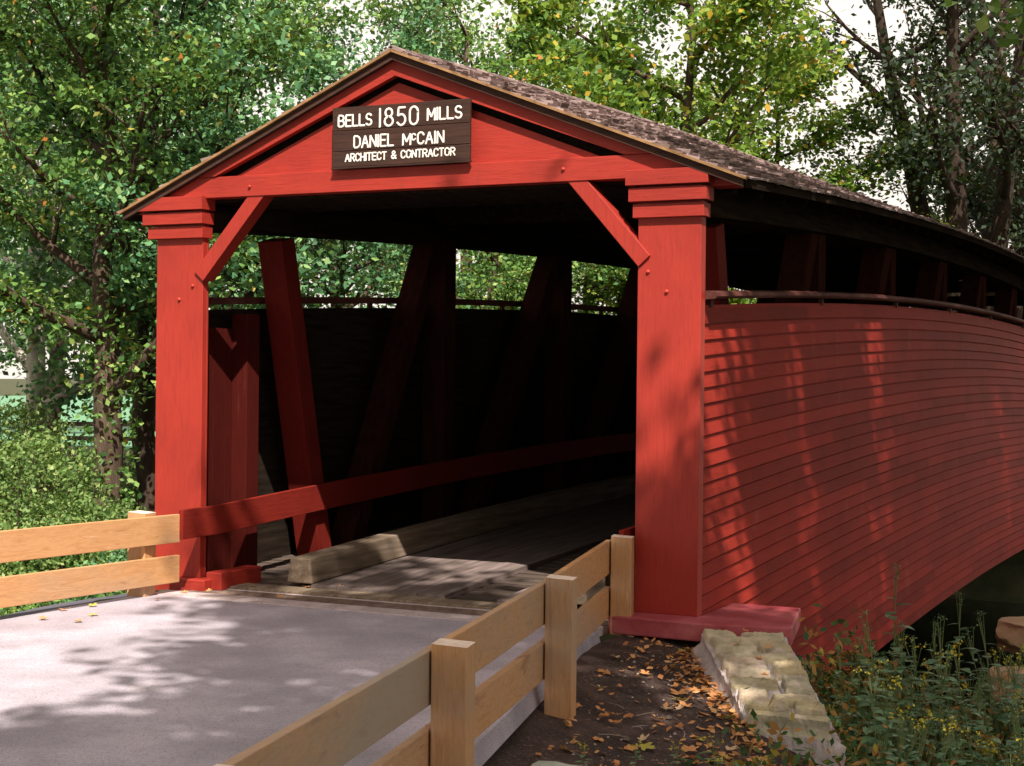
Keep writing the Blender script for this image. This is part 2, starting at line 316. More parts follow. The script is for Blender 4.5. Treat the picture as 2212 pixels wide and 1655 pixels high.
# siding, both sides
for sg in (1, -1):
    ztop, zbot, st, x0 = 2.60, -1.60, .135, 2.77
    poly = []; z = ztop; poly.append((sg*(x0-.045), ztop)); poly.append((sg*(x0+.003), ztop)); z = 2.44
    while z > zbot+.02:
        poly += [(sg*(x0+.020), z+.006), (sg*(x0-.010), z+.003), (sg*(x0-.010), z-.010), (sg*(x0+.002), z-.012)]; z -= st
    poly += [(sg*(x0+.022), zbot), (sg*(x0-.045), zbot)]
    if sg < 0: poly = poly[::-1]
    m = MB(); m.sweep(poly, YS, .003); 
    nP = len(poly); nf = len(m.f)
    inner = [i for i in range(nP) if abs(poly[i][0]) < x0-.04 and abs(poly[(i+1) % nP][0]) < x0-.04]
    for fi in range(2, nf):
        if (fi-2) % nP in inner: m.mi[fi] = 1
    sw = m.build('side_wall', [M['siding'], M['dark_wood']], B)
    m = MB(); pr = [(2.62, 2.655), (2.80, 2.650), (2.885, 2.655), (2.905, 2.675), (2.895, 2.705), (2.85, 2.72), (2.62, 2.725)]
    pr = [(sg*x, z) for x, z in pr]; pr = pr if sg > 0 else pr[::-1]
    m.sweep(pr, YS, .006); m.build('wall_rail', M['cap'], sw, smooth=False)
    for y in [.3+3.64*i for i in range(9)]: m = MB(); m.box(sg*2.75 if sg > 0 else -2.79, 2.79 if sg > 0 else -2.75, y, y+.07, 2.58+camb(y), 2.66+camb(y)); m.build('rail_block', M['cap'], sw)
    # wall inside face posts + top plate
    m = MB(); pr = [(sg*2.3, 3.38), (sg*2.62, 3.38), (sg*2.62, 3.62), (sg*2.3, 3.62)]; pr = pr if sg > 0 else pr[::-1]
    m.sweep(pr, YS); m.build('top_plate', M['dark_wood'], B)
    m = MB(); pr = [(sg*2.42, -1.05), (sg*2.72, -1.05), (sg*2.72, -.75), (sg*2.42, -.75)]; pr = pr if sg > 0 else pr[::-1]
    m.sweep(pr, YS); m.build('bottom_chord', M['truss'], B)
    X = sg*2.36
    # leaning end post and first brace share a foot
    def timb(p, q, name, wd=.30, mat='truss'):
        m = MB(); m.beam(p, q, wd, .30, (1, 0, 0)); return m.build(name, M[mat], B, bevel=.008)
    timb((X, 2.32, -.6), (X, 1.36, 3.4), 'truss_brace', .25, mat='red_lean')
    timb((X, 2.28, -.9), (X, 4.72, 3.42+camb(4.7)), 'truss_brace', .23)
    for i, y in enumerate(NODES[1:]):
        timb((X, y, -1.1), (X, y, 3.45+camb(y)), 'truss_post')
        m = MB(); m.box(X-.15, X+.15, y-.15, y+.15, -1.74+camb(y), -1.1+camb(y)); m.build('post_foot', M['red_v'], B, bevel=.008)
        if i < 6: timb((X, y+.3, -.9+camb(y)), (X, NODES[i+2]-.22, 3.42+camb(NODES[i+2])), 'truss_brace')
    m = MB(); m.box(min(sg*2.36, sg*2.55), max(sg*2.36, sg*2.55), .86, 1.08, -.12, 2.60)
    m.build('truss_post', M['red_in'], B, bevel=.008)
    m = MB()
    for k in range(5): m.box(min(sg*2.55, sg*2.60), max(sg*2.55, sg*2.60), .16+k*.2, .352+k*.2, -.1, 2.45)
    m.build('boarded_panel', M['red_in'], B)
    # guard rail board inside, coming forward through the portal
    m = MB(); pr = [(sg*2.135, .42), (sg*2.185, .42), (sg*2.185, .70), (sg*2.135, .70)]; pr = pr if sg > 0 else pr[::-1]
    m.sweep(pr, [-.47 if sg < 0 else -.12, .1]+YS[1:]); m.build('guard_rail', M['red_rail'], B, bevel=.005)
    m = MB(); m.box(min(sg*2.02, sg*2.2), max(sg*2.02, sg*2.2), -.02, .66, -.11, .065); m.build('kick_block', M['red_y'], B, bevel=.012)
    m = MB(); pr = [(sg*1.30, -.08), (sg*1.60, -.08), (sg*1.56, .165), (sg*1.33, .165)]; pr = pr if sg > 0 else pr[::-1]
    m.sweep(pr, [.48]+YS[1:]); m.build('wheel_guard', M['guard'], B, bevel=.012)
# deck
m = MB(); m.box(-2.3, 2.3, .12, .43, -.3, -.078); m.build('threshold_timber', M['guard'], B, bevel=.01)
m = MB()
for i in range(145):
    y = .44+i*.2; z = -.13+camb(y+.1); m.box(-2.7, 2.7, y, y+.19, z-.07, z+random.uniform(-.003, .003))
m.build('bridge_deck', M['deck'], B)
for sg in (-1, 1):
    m = MB()
    for k in range(5):
        xa = .19+k*.222 if sg > 0 else -(.0+k*.0)
        if sg < 0: x0, x1 = -1.295+k*.297, -1.295+k*.297+.288
        else: x0, x1 = .72+k*.115, .72+k*.115+.11
        j = random.uniform(-.003, .003)
        m.sweep([(x0, -.128), (x1, -.128), (x1, -.080+j), (x0, -.080+j)], [.44]+YS[1:])
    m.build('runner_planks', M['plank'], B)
# roof
roof = None
APZ, EZ, EX = 4.945, 3.585, 3.19
AX = -.13
sl = math.atan2(APZ-EZ, EX)
for sg in (1, -1):
    EZ = 3.655 if sg > 0 else 3.585; RX = EX-sg*AX; SL = math.hypot(APZ-EZ, RX); sl = math.atan2(APZ-EZ, RX)
    m = MB(); pr = [(AX, APZ-.09), (AX, APZ-.02), (sg*EX, EZ-.02), (sg*EX, EZ-.09)]; pr = pr if sg < 0 else pr[::-1]
    m.sweep(pr, [-.10, .05]+YS[1:]+[30.2]); rf = m.build('roof', M['dark_wood'], B)
    if sg > 0: roof = rf
    # shingles: one mesh, every shingle its own wedge
    nrow = 24; exp_ = SL/nrow; V = []; F = []; mi = []
    for r in range(nrow):
        y = -.125
        while y < 30.2:
            wd = random.uniform(.075, .17); y1 = min(y+wd, 30.22)
            s0 = SL-r*exp_+.03+random.uniform(-.022, .03); s1 = s0-exp_*1.75
            t = random.uniform(.012, .024); lift = random.uniform(0, .010)+.012
            if random.random() < .06: t += .02
            n = len(V)
            for s_, hh in ((s0, lift), (s0, lift+t), (s1, .0), ):
                s_ = max(s_, .0)
                for yq in (y, y1-.006):
                    x = AX+sg*(s_*math.cos(sl)+hh*math.sin(sl)); z = APZ-.02-s_*math.sin(sl)+hh*math.cos(sl)+camb(yq)
                    V.append((x, yq, z))
            fs = [(n, n+1, n+3, n+2), (n+2, n+3, n+5, n+4), (n, n+2, n+4), (n+1, n+5, n+3)]
            F += fs if sg > 0 else [f[::-1] for f in fs]
            mi += [0, 0, 0, 0]; y = y1
    q = MB(); q.v = V; q.f = F; q.mi = mi; q.build('shingles', M['shingle'], rf)
m = MB()
for y in [i*.12-.125 for i in range(253)]:
    m.beam((AX-.12, y+.055, APZ-.035+camb(y)), (AX+.02, y+.055, APZ+.028+camb(y)), .11, .02, (0, 0, 1))
    m.beam((AX+.12, y+.055, APZ-.035+camb(y)), (AX-.02, y+.055, APZ+.024+camb(y)), .11, .02, (0, 0, 1))
m.build('ridge_shingles', M['shingle'], roof)
# tan line of shingle butts and the dark strip along the front rake
for sg in (1, -1):
    EZ = 3.655 if sg > 0 else 3.585
    m = MB(); m.beam((AX, -.11, APZ-.012), (sg*(EX+.03), -.11, EZ-.025), .05, .022, (0, 0, 1)); m.build('shingle_edge', M['shingle_edge'], roof)
    m = MB(); m.prism([(AX, APZ-.03), (sg*EX, EZ-.03), (sg*EX, EZ-.09), (AX, APZ-.09)][::sg], -.103, -.065); m.build('rake_edge', M['rake_edge'], roof)
# rafters and ties inside
m = MB()
for i in range(40):
    y = .5+i*.75
    for sg in (1, -1): m.beam((AX, y, APZ-.17+camb(y)), (sg*2.95, y, (3.67 if sg > 0 else 3.60)-.06+camb(y)), .08, .13, (0, 0, 1))
m.build('rafters', M['dark_wood'], B)
for i, y in enumerate([1.5, 5, 8.65, 12.3, 15.9, 19.5, 23.1, 26.7]):
    m = MB(); m.box(-2.6, 2.6, y-.11, y+.11, 3.62+camb(y), 3.86+camb(y)); m.build('tie_beam', M['dark_wood'], B)
# boards added behind the portal beam to keep the roof space dark
m = MB(); m.box(-2.7, 2.7, .14, .9, 3.66, 3.70); m.build('roof_darkening_boards', M['dark_wood'], B)

# ---- portal
def bolt(x, z, y, par):
    m = MB(); m.tube([(x, y+.01, z), (x, y-.012, z), (x, y-.02, z)], [.017, .017, .009], 8); m.build('bolt', M['iron'], par, smooth=True)
m = MB(); m.box(2.235, 2.80, 0, .12, 0, 3.68); m.box(2.235, 2.262, .1205, .20, 0, 3.7); colR = m.build('portal_column', M['red_v'], B, bevel=.006)
m = MB(); m.box(-2.84, -2.285, 0, .07, 0, 3.66); m.box(-2.325, -2.2855, .0705, .10, 0, 3.6); colL = m.build('portal_column', M['red_v'], B, bevel=.006)
for col, caps in ((colR, [(2.15, 2.885, .10, 3.615, 3.745), (2.17, 2.865, .075, 3.48, 3.595), (2.20, 2.835, .045, 3.345, 3.46)]),
                  (colL, [(-3.03, -2.235, .10, 3.575, 3.705), (-2.965, -2.25, .075, 3.44, 3.555), (-2.92, -2.265, .045, 3.305, 3.42)])):
    for x0, x1, p, z0, z1 in caps:
        m = MB(); m.box(x0, x1, -p, .125, z0, z1); m.build('capital_step', M['red_x'], col, bevel=.004)
m = MB(); m.box(2.84, 3.07, .06, .30, 3.60, 3.70); m.build('cornice_return', M['red_x'], colR, bevel=.004)
m = MB(); m.box(-3.10, -2.99, -.02, .22, 3.555, 3.62); m.build('cornice_return', M['red_x'], colL, bevel=.004)
bolt(2.33, 2.89, 0, colR); bolt(2.50, 2.72, 0, colR); bolt(-2.40, 2.84, 0, colL); bolt(-2.56, 2.71, 0, colL)
m = MB()
m.prism([(-2.9, 3.685), (2.9, 3.685), (2.9, 3.72), (2.42, 3.885), (-2.42, 3.885), (-2.9, 3.72)], -.035, .12)
bm_ = m.build('portal_beam', M['red_x'], B, bevel=.004); bolt(-1.72, 3.775, -.035, bm_); bolt(1.55, 3.79, -.035, bm_)
for sg in (1, -1):
    m = MB(); zt = lambda x: 4.898-.41*x
    m.prism([(AX, zt(0)), (sg*2.83, zt(2.83)), (sg*2.42, 3.887), (sg*2.12, 3.887), (AX, 4.718)][::sg], -.05 if sg > 0 else -.0495, .02); m.build('rake_board', M['red_x'], B, bevel=.003)
m = MB(); m.prism([(-2.32, 3.72), (2.32, 3.72), (AX, 4.665)][::-1], .03, .06); m.build('gable_panel', M['red_x'], B)
m = MB(); m.prism([(-2.75, 3.72), (2.75, 3.72), (AX, 4.86)][::-1], .125, .15); m.build('gable_shade_backing', M['dark_wood'], B)  # dark sheet added to stand for the shade behind the gap
for p, q, y in (((2.30, 2.98), (1.62, 3.75), .06), ((-2.32, 2.93), (-1.60, 3.75), .06)):
    m = MB(); m.beam((p[0], y, p[1]), (q[0], y, q[1]), .14, .17, (0, 1, 0)); m.build('knee_brace', M['red_v'], B, bevel=.005)
# sills the columns stand on
m = MB(); m.slabp([(2.12, -.30), (2.98, -.34), (3.66, -.18), (3.42, .95), (2.80, .97), (2.80, .1), (2.12, .1)], -.15, 0)
m.build('painted_sill', M['sill'], B, bevel=.012)
m = MB(); m.box(-2.55, -2.13, -.14, .1, -.16, -.0); m.box(-2.9, -2.56, -.04, .1, -.2, -.001); m.build('painted_sill', M['red_x'], B, bevel=.012)

# ---- sign with routed letters
SG = empty('name_sign', (0, -.09, 4.18)); tag(SG, 'dark brown wooden name sign with cream capital lettering in the red gable', 'sign')
SX0, SX1, SZ0, SZ1 = -.765, .665, 3.905, 4.455
m = MB()
for f0, f1 in ((0, .385), (.395, .73), (.74, 1)):
    z1 = SZ1-(SZ1-SZ0)*f0; z0 = SZ1-(SZ1-SZ0)*f1
    m.box(SX0-.09, SX1-.0, -.0+.0, .03, z0-4.18, z1-4.18)
for k in range(len(m.v)):
    x, y, z = m.v[k]; m.v[k] = (SX0 if x < -.8 else x, y, z)
m.build('sign_board', M['sign'], SG, bevel=.003)
m = MB(); m.box(SX0-.008, SX1+.008, -.008, .03, SZ0-.016-4.18, SZ0-.002-4.18); m.build('sign_edge', M['sign'], SG)
def arc(cx, cy, rx, ry, a0, a1, n=10): return [(cx+rx*math.cos(math.radians(a0+(a1-a0)*k/n)), cy+ry*math.sin(math.radians(a0+(a1-a0)*k/n))) for k in range(n+1)]
G = {  # strokes in a box 1 high, given width
 'B': (.58, [[(0, 0), (0, 1)], [(0, 1), (.3, 1)]+arc(.3, .76, .24, .24, 90, -90)+[(0, .52)], [(.3, .52)]+arc(.31, .26, .27, .26, 90, -90)+[(0, 0)]]),
 'E': (.52, [[(.52, 1), (0, 1), (0, 0), (.52, 0)], [(0, .52), (.44, .52)]]),
 'L': (.5, [[(0, 1), (0, 0), (.5, 0)]]),
 'S': (.56, [arc(.28, .75, .26, .25, 30, 270)+arc(.28, .25, .28, .25, 90, -150)]),
 'M': (.66, [[(0, 0), (0, 1), (.33, .25), (.66, 1), (.66, 0)]]),
 'I': (.04, [[(.02, 0), (.02, 1)]]),
 'D': (.58, [[(0, 0), (0, 1), (.2, 1)]+arc(.2, .62, .38, .38, 90, 0)+arc(.2, .38, .38, .38, 0, -90)+[(0, 0)]]),
 'A': (.6, [[(0, 0), (.3, 1), (.6, 0)], [(.11, .34), (.49, .34)]]),
 'N': (.56, [[(0, 0), (0, 1), (.56, 0), (.56, 1)]]),
 'C': (.56, [arc(.29, .68, .28, .32, 20, 180)+arc(.29, .32, .28, .32, 180, 340)]),
 'R': (.56, [[(0, 0), (0, 1), (.3, 1)]+arc(.3, .74, .26, .26, 90, -90)+[(0, .48)], [(.28, .48), (.56, 0)]]),
 'H': (.56, [[(0, 0), (0, 1)], [(.56, 0), (.56, 1)], [(0, .5), (.56, .5)]]),
 'T': (.56, [[(0, 1), (.56, 1)], [(.28, 1), (.28, 0)]]),
 'O': (.6, [arc(.3, .66, .29, .34, 0, 180)+arc(.3, .34, .29, .34, 180, 360)+[(.59, .66)]]),
 '&': (.6, [[(.6, .0), (.14, .66)]+arc(.28, .78, .17, .21, 200, -20)+[(.12, .42)]+arc(.25, .24, .24, .24, 130, 300)+[(.56, .42)]]),
 '1': (.04, [[(.02, 0), (.02, 1)]]),
 '8': (.56, [arc(.28, .76, .23, .23, -90, 270, 18)+arc(.28, .27, .28, .26, 90, -270, 18)]),
 '5': (.54, [[(.5, 1), (.08, 1), (.04, .55)]+arc(.26, .31, .28, .31, 120, -150)]),
 '0': (.54, [arc(.27, .7, .27, .3, 0, 180)+arc(.27, .3, .27, .3, 180, 360)+[(.54, .7)]])}
def text(t, x0, x1, z0, z1, rad, name='lettering', par=SG, gap=.2):
    ws = [G[c][0] for c in t]; tot = sum(ws)+gap*(len(t)-1); sx = (x1-x0)/tot; h = z1-z0; m = MB(); x = x0
    for c, w_ in zip(t, ws):
        for st in G[c][1]:
            pts = []; 
            for p in st:
                q = (x+p[0]*sx, -.002, z0+p[1]*h-4.18)
                if not pts or (Vector(q)-Vector(pts[-1])).length > 1e-4: pts.append(q)
            # split at sharp corners so that the stroke keeps its width
            seg = [pts[0]]; d0 = None
            for a, b2 in zip(pts, pts[1:]):
                d = (Vector(b2)-Vector(a)).normalized()
                if d0 is not None and d.dot(d0) < .75: m.tube(seg, rad, 8, flat=.55); seg = [a]
                seg.append(b2); d0 = d
            m.tube(seg, rad, 8, flat=.55)
            for a in (pts[0], pts[-1]):
                m.tube([(a[0], .001, a[2]), (a[0], -.002-rad*.53, a[2])], [rad, rad*.8], 10)
        x += (w_+gap)*sx
    return m.build(name, M['white'], par, smooth=False)
fx = lambda f: SX0+(SX1-SX0)*f
fz = lambda f: SZ1-(SZ1-SZ0)*f
text('BELLS', fx(.045), fx(.292), fz(.325), fz(.14), .0095)
text('1850', fx(.352), fx(.63), fz(.365), fz(.075), .0105, gap=.3)
text('MILLS', fx(.70), fx(.94), fz(.31), fz(.12), .0095)
text('DANIEL', fx(.164), fx(.452), fz(.69), fz(.50), .009)
text('M', fx(.524), fx(.578), fz(.69), fz(.51), .009)
text('C', fx(.588), fx(.614), fz(.62), fz(.52), .007)
text('CAIN', fx(.63), fx(.815), fz(.69), fz(.505), .009)
text('ARCHITECT', fx(.10), fx(.402), fz(.91), fz(.79), .0072)
text('&', fx(.442), fx(.474), fz(.905), fz(.785), .0072)
text('CONTRACTOR', fx(.512), fx(.895), fz(.905), fz(.785), .0072)

# ------------------------------------------------------------------ abutments
for y0, y1, lab in ((.16, 1.5, 'dark stone abutment under the near end of the red bridge'), (28.5, 31, 'stone abutment under the far end of the red bridge')):
    m = MB(); m.box(-2.6, 2.6, y0, y1, -3.4, -.32); tag(m.build('abutment', M['abut'], origin=(0, y0, -3.4)), lab, 'abutment')

# ------------------------------------------------------------------ pine guard fences
def fence(name, label, posts, rails, loc):
    e = empty(name, loc); tag(e, label, 'fence')
    for (x, y, zb, zt, ang, wd) in posts:
        m = MB(); ca, sa = math.cos(ang), math.sin(ang); h = wd/2
        def P(a, b, z): return (x+a*ca-b*sa-loc[0], y+a*sa+b*ca-loc[1], z-loc[2])
        c = [(-h, -h), (h, -h), (h, h), (-h, h)]
        m.add([P(a, b, zb) for a, b in c]+[P(a, b, zt+(.0 if a < 0 else -.012)) for a, b in c], [(0, 3, 2, 1), (0, 1, 5, 4), (1, 2, 6, 5), (2, 3, 7, 6), (3, 0, 4, 7)])
        m.add([P(a, b, zt+(.0 if a < 0 else -.012)) for a, b in c], [(0, 1, 2, 3)], 1)
        m.build('post', [M['pine_v'], M['end_grain']], e, bevel=.007)
    for (p, q, hg, th, mt) in rails:
        m = MB(); p = [p[i]-loc[i] for i in range(3)]; q = [q[i]-loc[i] for i in range(3)]
        m.beam(p, q, th, hg, (0, 0, 1), n=4); m.build('rail', M[mt], e, bevel=.005)
    return e
P1, P2, P3, P4 = (2.205, -.20), (2.875, -2.98), (3.455, -5.62), (4.03, -8.3)
ang = -math.atan2(P2[0]-P1[0], P1[1]-P2[1])*-1
ang = math.atan2(P2[0]-P1[0], P1[1]-P2[1])
off = .125
def rp(p, z, d=0): return (p[0]-off*math.cos(ang)-d*math.sin(ang)*-1*0, p[1]-off*math.sin(ang), z)
def along(p, q, t): return (p[0]+(q[0]-p[0])*t, p[1]+(q[1]-p[1])*t)
rails = []
for a, b, mt in ((along(P1, P2, -.02), P2, 'pine_y'), (P2, P3, 'pine_y'), (P3, P4, 'pine_grey'), (P4, (4.7, -11), 'pine_y')):
    a2 = along(a, b, .002); b2 = along(a, b, .998)
    rails.append((rp(a2, .485), rp(b2, .485), .275, .048, mt)); rails.append((rp(a2, .105), rp(b2, .105), .25, .048, 'pine_y'))
fence('timber_fence', 'two rail pine plank fence with square posts beside the leafy soil, right of the road',
      [(P1[0], P1[1], -.5, .665, ang, .175), (P2[0], P2[1], -.5, .665, ang, .185), (P3[0], P3[1], -.55, .66, ang, .185), (P4[0], P4[1], -.6, .66, ang, .185)], rails, (P1[0], P1[1], -.2))
Q0, Q1, Q2 = (-2.20, -.46), (-2.42, -2.8), (-2.72, -6.5)
rl = []
for a, b in ((Q0, Q1), (along(Q1, Q2, .002), Q2)):
    rl.append(((a[0], a[1], .525), (b[0], b[1], .53), .265, .05, 'pine_y')); rl.append(((a[0], a[1], .145), (b[0], b[1], .15), .255, .05, 'pine_y'))
fence('timber_fence', 'two rail pine plank fence left of the road, ending at the left red column',
      [(-2.355, -.80, -.5, .70, .1, .19), (-2.56, -2.95, -.5, .68, .1, .19), (-2.72, -4.9, -.6, .68, .1, .19)], rl, (Q0[0], Q0[1], -.1))

# ------------------------------------------------------------------ stone wing wall
def stone(m, c, ax, bx, L_, W_, H_, seed, zslope=(0, 0)):
    r = random.Random(seed); n = 5; V = []; idx = {}
    def pt(u, v, t):
        # rounded, jittered slab
        k = 1-.12*max(0, abs(u)+abs(v)-1.2); s = .93 if t > .5 else 1
        return Vector(c)+Vector(ax)*(u*L_/2*k*s)+Vector(bx)*(v*W_/2*k*s)+Vector((0, 0, t*H_+(u*zslope[0]+v*zslope[1])))
    ring = [(-1, -1), (-.33, -1), (.33, -1), (1, -1), (1, -.33), (1, .33), (1, 1), (.33, 1), (-.33, 1), (-1, 1), (-1, .33), (-1, -.33)]
    jr = [(r.uniform(-.17, .13), r.uniform(-.17, .13)) for _ in ring]; rot = r.uniform(-.14, .14); ax = Vector(ax)*math.cos(rot)+Vector(bx)*math.sin(rot)
    vs = []
    for t, s in ((-.2, .99), (.6, 1.0), (.92, .985), (1.0, .93)):
        for (u, v), (a, b) in zip(ring, jr): vs.append(pt((u+a)*s, (v+b)*s, t)+Vector((0, 0, r.uniform(-.006, .006))))
    N = len(ring); fs = []
    for k in range(3):
        for i in range(N): fs.append((k*N+i, k*N+(i+1) % N, (k+1)*N+(i+1) % N, (k+1)*N+i))
    vs.append(pt(r.uniform(-.2, .2), r.uniform(-.2, .2), 1.0+r.uniform(-.0, .12))); top = len(vs)-1
    for i in range(N): fs.append((3*N+i, 3*N+(i+1) % N, top))
    m.add(vs, fs)
WL = [(2.96, -.36), (3.33, -1.05), (3.70, -1.70), (3.80, -1.82)]; WR = [(3.62, -.20), (3.93, -.85), (4.27, -1.52), (4.38, -1.66)]; WZ = [-.05, -.17, -.30, -.41]
def wl(t, s):
    t = t*3; k = min(int(t), 2); f = t-k
    a = Vector((*WL[k], WZ[k])).lerp(Vector((*WL[k+1], WZ[k+1])), f); b = Vector((*WR[k], WZ[k])).lerp(Vector((*WR[k+1], WZ[k+1])), f)
    return a.lerp(b, s)
W_ = empty('stone_wing_wall', (3.3, -.4, -1.2)); tag(W_, 'low mortared wall of tan flagstones stepping down from the red sill', 'stone wall')
def wb(m): 
    m.v = [(a-3.3, b+.4, c+1.2) for a, b, c in m.v]; return m
rr = random.Random(4); LA, LB_ = 2.28, .70; seeds = []
rowh = [.26, .27, .20, .34, .33, .30, .34, .30]; a_ = -.02
for q, hh in enumerate(rowh):
    nn = (2, 2, 1, 2, 2, 2, 2, 1)[q]; cuts = [0]+([.5+rr.uniform(-.14, .14)] if nn == 2 else [])+[1]
    for c0, c1 in zip(cuts, cuts[1:]): seeds.append(((a_+hh/2), (c0+c1)/2*LB_, hh, (c1-c0)*LB_, rr.uniform(-.012, .03), rr.uniform(-.07, .07), rr.uniform(-.05, .05)))
    a_ += hh
NA, NB = 210, 68
def wn2(x, y, k=1.0): return math.sin(x*23*k+math.sin(y*17*k)*1.7)*math.sin(y*29*k+math.sin(x*13*k)*1.3)
GV = {}; CELL = {}
for i in range(NA+1):
    for j in range(NB+1):
        a = i/NA*LA; b = j/NB*LB_; wa = a+.016*wn2(a, b, .45)+.007*wn2(b, a, 1.7); wb_ = b+.022*wn2(b, a, .4)+.006*wn2(a, b, 1.9)
        best = None
        for k, (sa, sb, ha, wbk, dz, ta, tb) in enumerate(seeds):
            e_ = min(ha/2-abs(wa-sa), wbk/2-abs(wb_-sb))
            if best is None or e_ > best[0]: best = (e_, k)
        e_, k = best; sa, sb, ha, wbk, dz, ta, tb = seeds[k]; e_ -= .023
        p = wl(min(i/NA, .99999), j/NB); nz = .004*wn2(a, b, 2.3)+.003*wn2(b+3, a, 4.7)
        if e_ > 0:
            z = -.03+(.05+dz)*min(1, e_/.010)**.5+ta*(a-sa)+tb*(b-sb)+nz; CELL[i, j] = k
        else: z = -.034+.012*wn2(a, b, 1.3)+.007*wn2(b, a+1, 3.7); CELL[i, j] = -1
        GV[i, j] = p+Vector((0, 0, z))
cells = {}
for i in range(NA):
    for j in range(NB):
        cs_ = [CELL[i, j], CELL[i+1, j], CELL[i+1, j+1], CELL[i, j+1]]; k = cs_[0] if cs_.count(cs_[0]) >= 3 else max(set(cs_), key=cs_.count)
        cells.setdefault(k, []).append((i, j))
mo = MB(); st_ = MB()
for k, fl_ in cells.items():
    idx = {}; vs_ = []; fs_ = []
    for i, j in fl_:
        q = []
        for c in ((i, j), (i+1, j), (i+1, j+1), (i, j+1)):
            if c not in idx: idx[c] = len(vs_); vs_.append(GV[c])
            q.append(idx[c])
        fs_.append(tuple(q))
    (mo if k < 0 else st_).add(vs_, fs_)
# faces of the wall: rough mortared sides and stepped front
border = [(i, 0) for i in range(NA+1)]+[(NA, j) for j in range(1, NB+1)]+[(i, NB) for i in range(NA-1, -1, -1)]
ring = []
for q, c in enumerate(border):
    p = GV[c]; o_ = Vector((0, 0, 0)); i, j = c
    if j == 0: o_ += (wl(.5, 0)-wl(.5, 1)).normalized()
    if j == NB: o_ += (wl(.5, 1)-wl(.5, 0)).normalized()
    if i == NA: o_ += (wl(.999, .5)-wl(.9, .5)).normalized()
    o_.z = 0; col_ = []
    for r_, d in enumerate((0, .03, .07, .12, .17, .19, .26, .4, .9)):
        out = (.006*wn2(q*.06, d*9, 1)+.008*wn2(q*.11, d*5+2, 1.3)+(.0 if d < .11 else .06))*(0 if d == 0 else 1)
        col_.append(p+o_*out+Vector((0, 0, -d)))
    ring.append(col_)
vs_ = [v for c in ring for v in c]; fs_ = []; fst = []
for q in range(len(ring)-1):
    for r_ in range(8):
        f = (q*9+r_, q*9+r_+1, (q+1)*9+r_+1, (q+1)*9+r_)
        (fst if (r_ < 3 and CELL[border[q]] >= 0) else fs_).append(f)
mo.add(vs_, fs_); st_.add(vs_, fst)
wb(mo).build('mortar', M['mortar'], W_, smooth=True); wb(st_).build('capstones', M['stone'], W_, smooth=True)
m = MB(); stone(m, (3.40, -4.02, -.33), (1, .25, 0), (-.25, 1, 0), .34, .22, .1, 501); m.v = [(a-3.4, b+4.0, c+.33) for a, b, c in m.v]
o = m.build('flat_stone', M['pale_rock']); o.location = (3.40, -4.14, -.39); tag(o, 'pale flat stone on the soil at the bottom edge, nearest the fence', 'stone')
m = MB(); stone(m, (0, 0, 0), (1, .1, 0), (-.1, 1, 0), .5, .3, .12, 502)
o = m.build('flat_stone', M['pale_rock']); o.location = (4.05, -3.74, -.58); tag(o, 'pale grey stone among the yellow flowers below the end of the stone wall', 'stone')
def rock(name, loc, s, seed, mat, lab):
    r = random.Random(seed); import bmesh
    bm = bmesh.new(); bmesh.ops.create_icosphere(bm, subdivisions=4, radius=1)
    ph = [r.uniform(0, 6) for _ in range(6)]
    for v in bm.verts:
        c = v.co; k = 1+.12*math.sin(c.x*3+ph[0])*math.sin(c.y*3+ph[1])+.07*math.sin(c.z*7+ph[2]+c.x*4)+.03*math.sin(c.x*13+ph[3])*math.sin(c.y*15+c.z*9)
        v.co = Vector((max(-.75, min(.75, c.x*k)), max(-.75, min(.75, c.y*k)), max(-.7, min(.62, c.z*k))))
        v.co = Vector((v.co.x*s[0], v.co.y*s[1], v.co.z*s[2]))
    me = bpy.data.meshes.new(name); bm.to_mesh(me); bm.free(); me.materials.append(mat)
    o = bpy.data.objects.new(name, me); C.objects.link(o); o.location = loc; tag(o, lab, 'rock'); return o
pr_ = up(2185, 1350, 9.0)
rock('boulder', (pr_.x+.45, 9.0, pr_.z-.12), (.8, .6, .30), 14, M['boulder'], 'warm tan boulder on the creek bank at the right edge')
pr_ = up(2215, 1440, 6.0)
rock('boulder', (pr_.x-.1, 6.0, pr_.z-.2), (.36, .33, .26), 9, M['boulder'], 'orange tan boulder half hidden behind the weeds')

# ------------------------------------------------------------------ foliage
def leaves_mesh(name, cen, nrm_bias, size, mat, asp=.62, cup=0.0):
    """cen: (N,3) leaf centres -> one mesh of small diamond leaves"""
    N = len(cen); a = RNG.normal(size=(N, 3)); a /= np.linalg.norm(a, axis=1)[:, None]
    n = RNG.normal(size=(N, 3))+np.array([0, 0, nrm_bias]); n /= np.linalg.norm(n, axis=1)[:, None]
    b = np.cross(n, a); b /= np.maximum(np.linalg.norm(b, axis=1)[:, None], 1e-6); a = np.cross(b, n)
    s = (size*RNG.uniform(.6, 1.25, N))[:, None]
    v = np.stack([cen-a*s*.5, cen-a*s*.08+b*s*asp*.5, cen+a*s*.5+n*s*cup, cen-a*s*.08-b*s*asp*.5], 1).reshape(-1, 3)
    me = bpy.data.meshes.new(name); me.vertices.add(N*4); me.vertices.foreach_set('co', v.astype(np.float32).ravel())
    me.loops.add(N*4); me.loops.foreach_set('vertex_index', np.arange(N*4, dtype=np.int32))
    me.polygons.add(N); me.polygons.foreach_set('loop_start', np.arange(0, N*4, 4, dtype=np.int32))
    me.update(calc_edges=True); me.materials.append(mat); return me
def link(name, me, parent=None, loc=None):
    o = bpy.data.objects.new(name, me); C.objects.link(o)
    if parent: o.parent = parent
    if loc is not None: o.location = loc
    return o
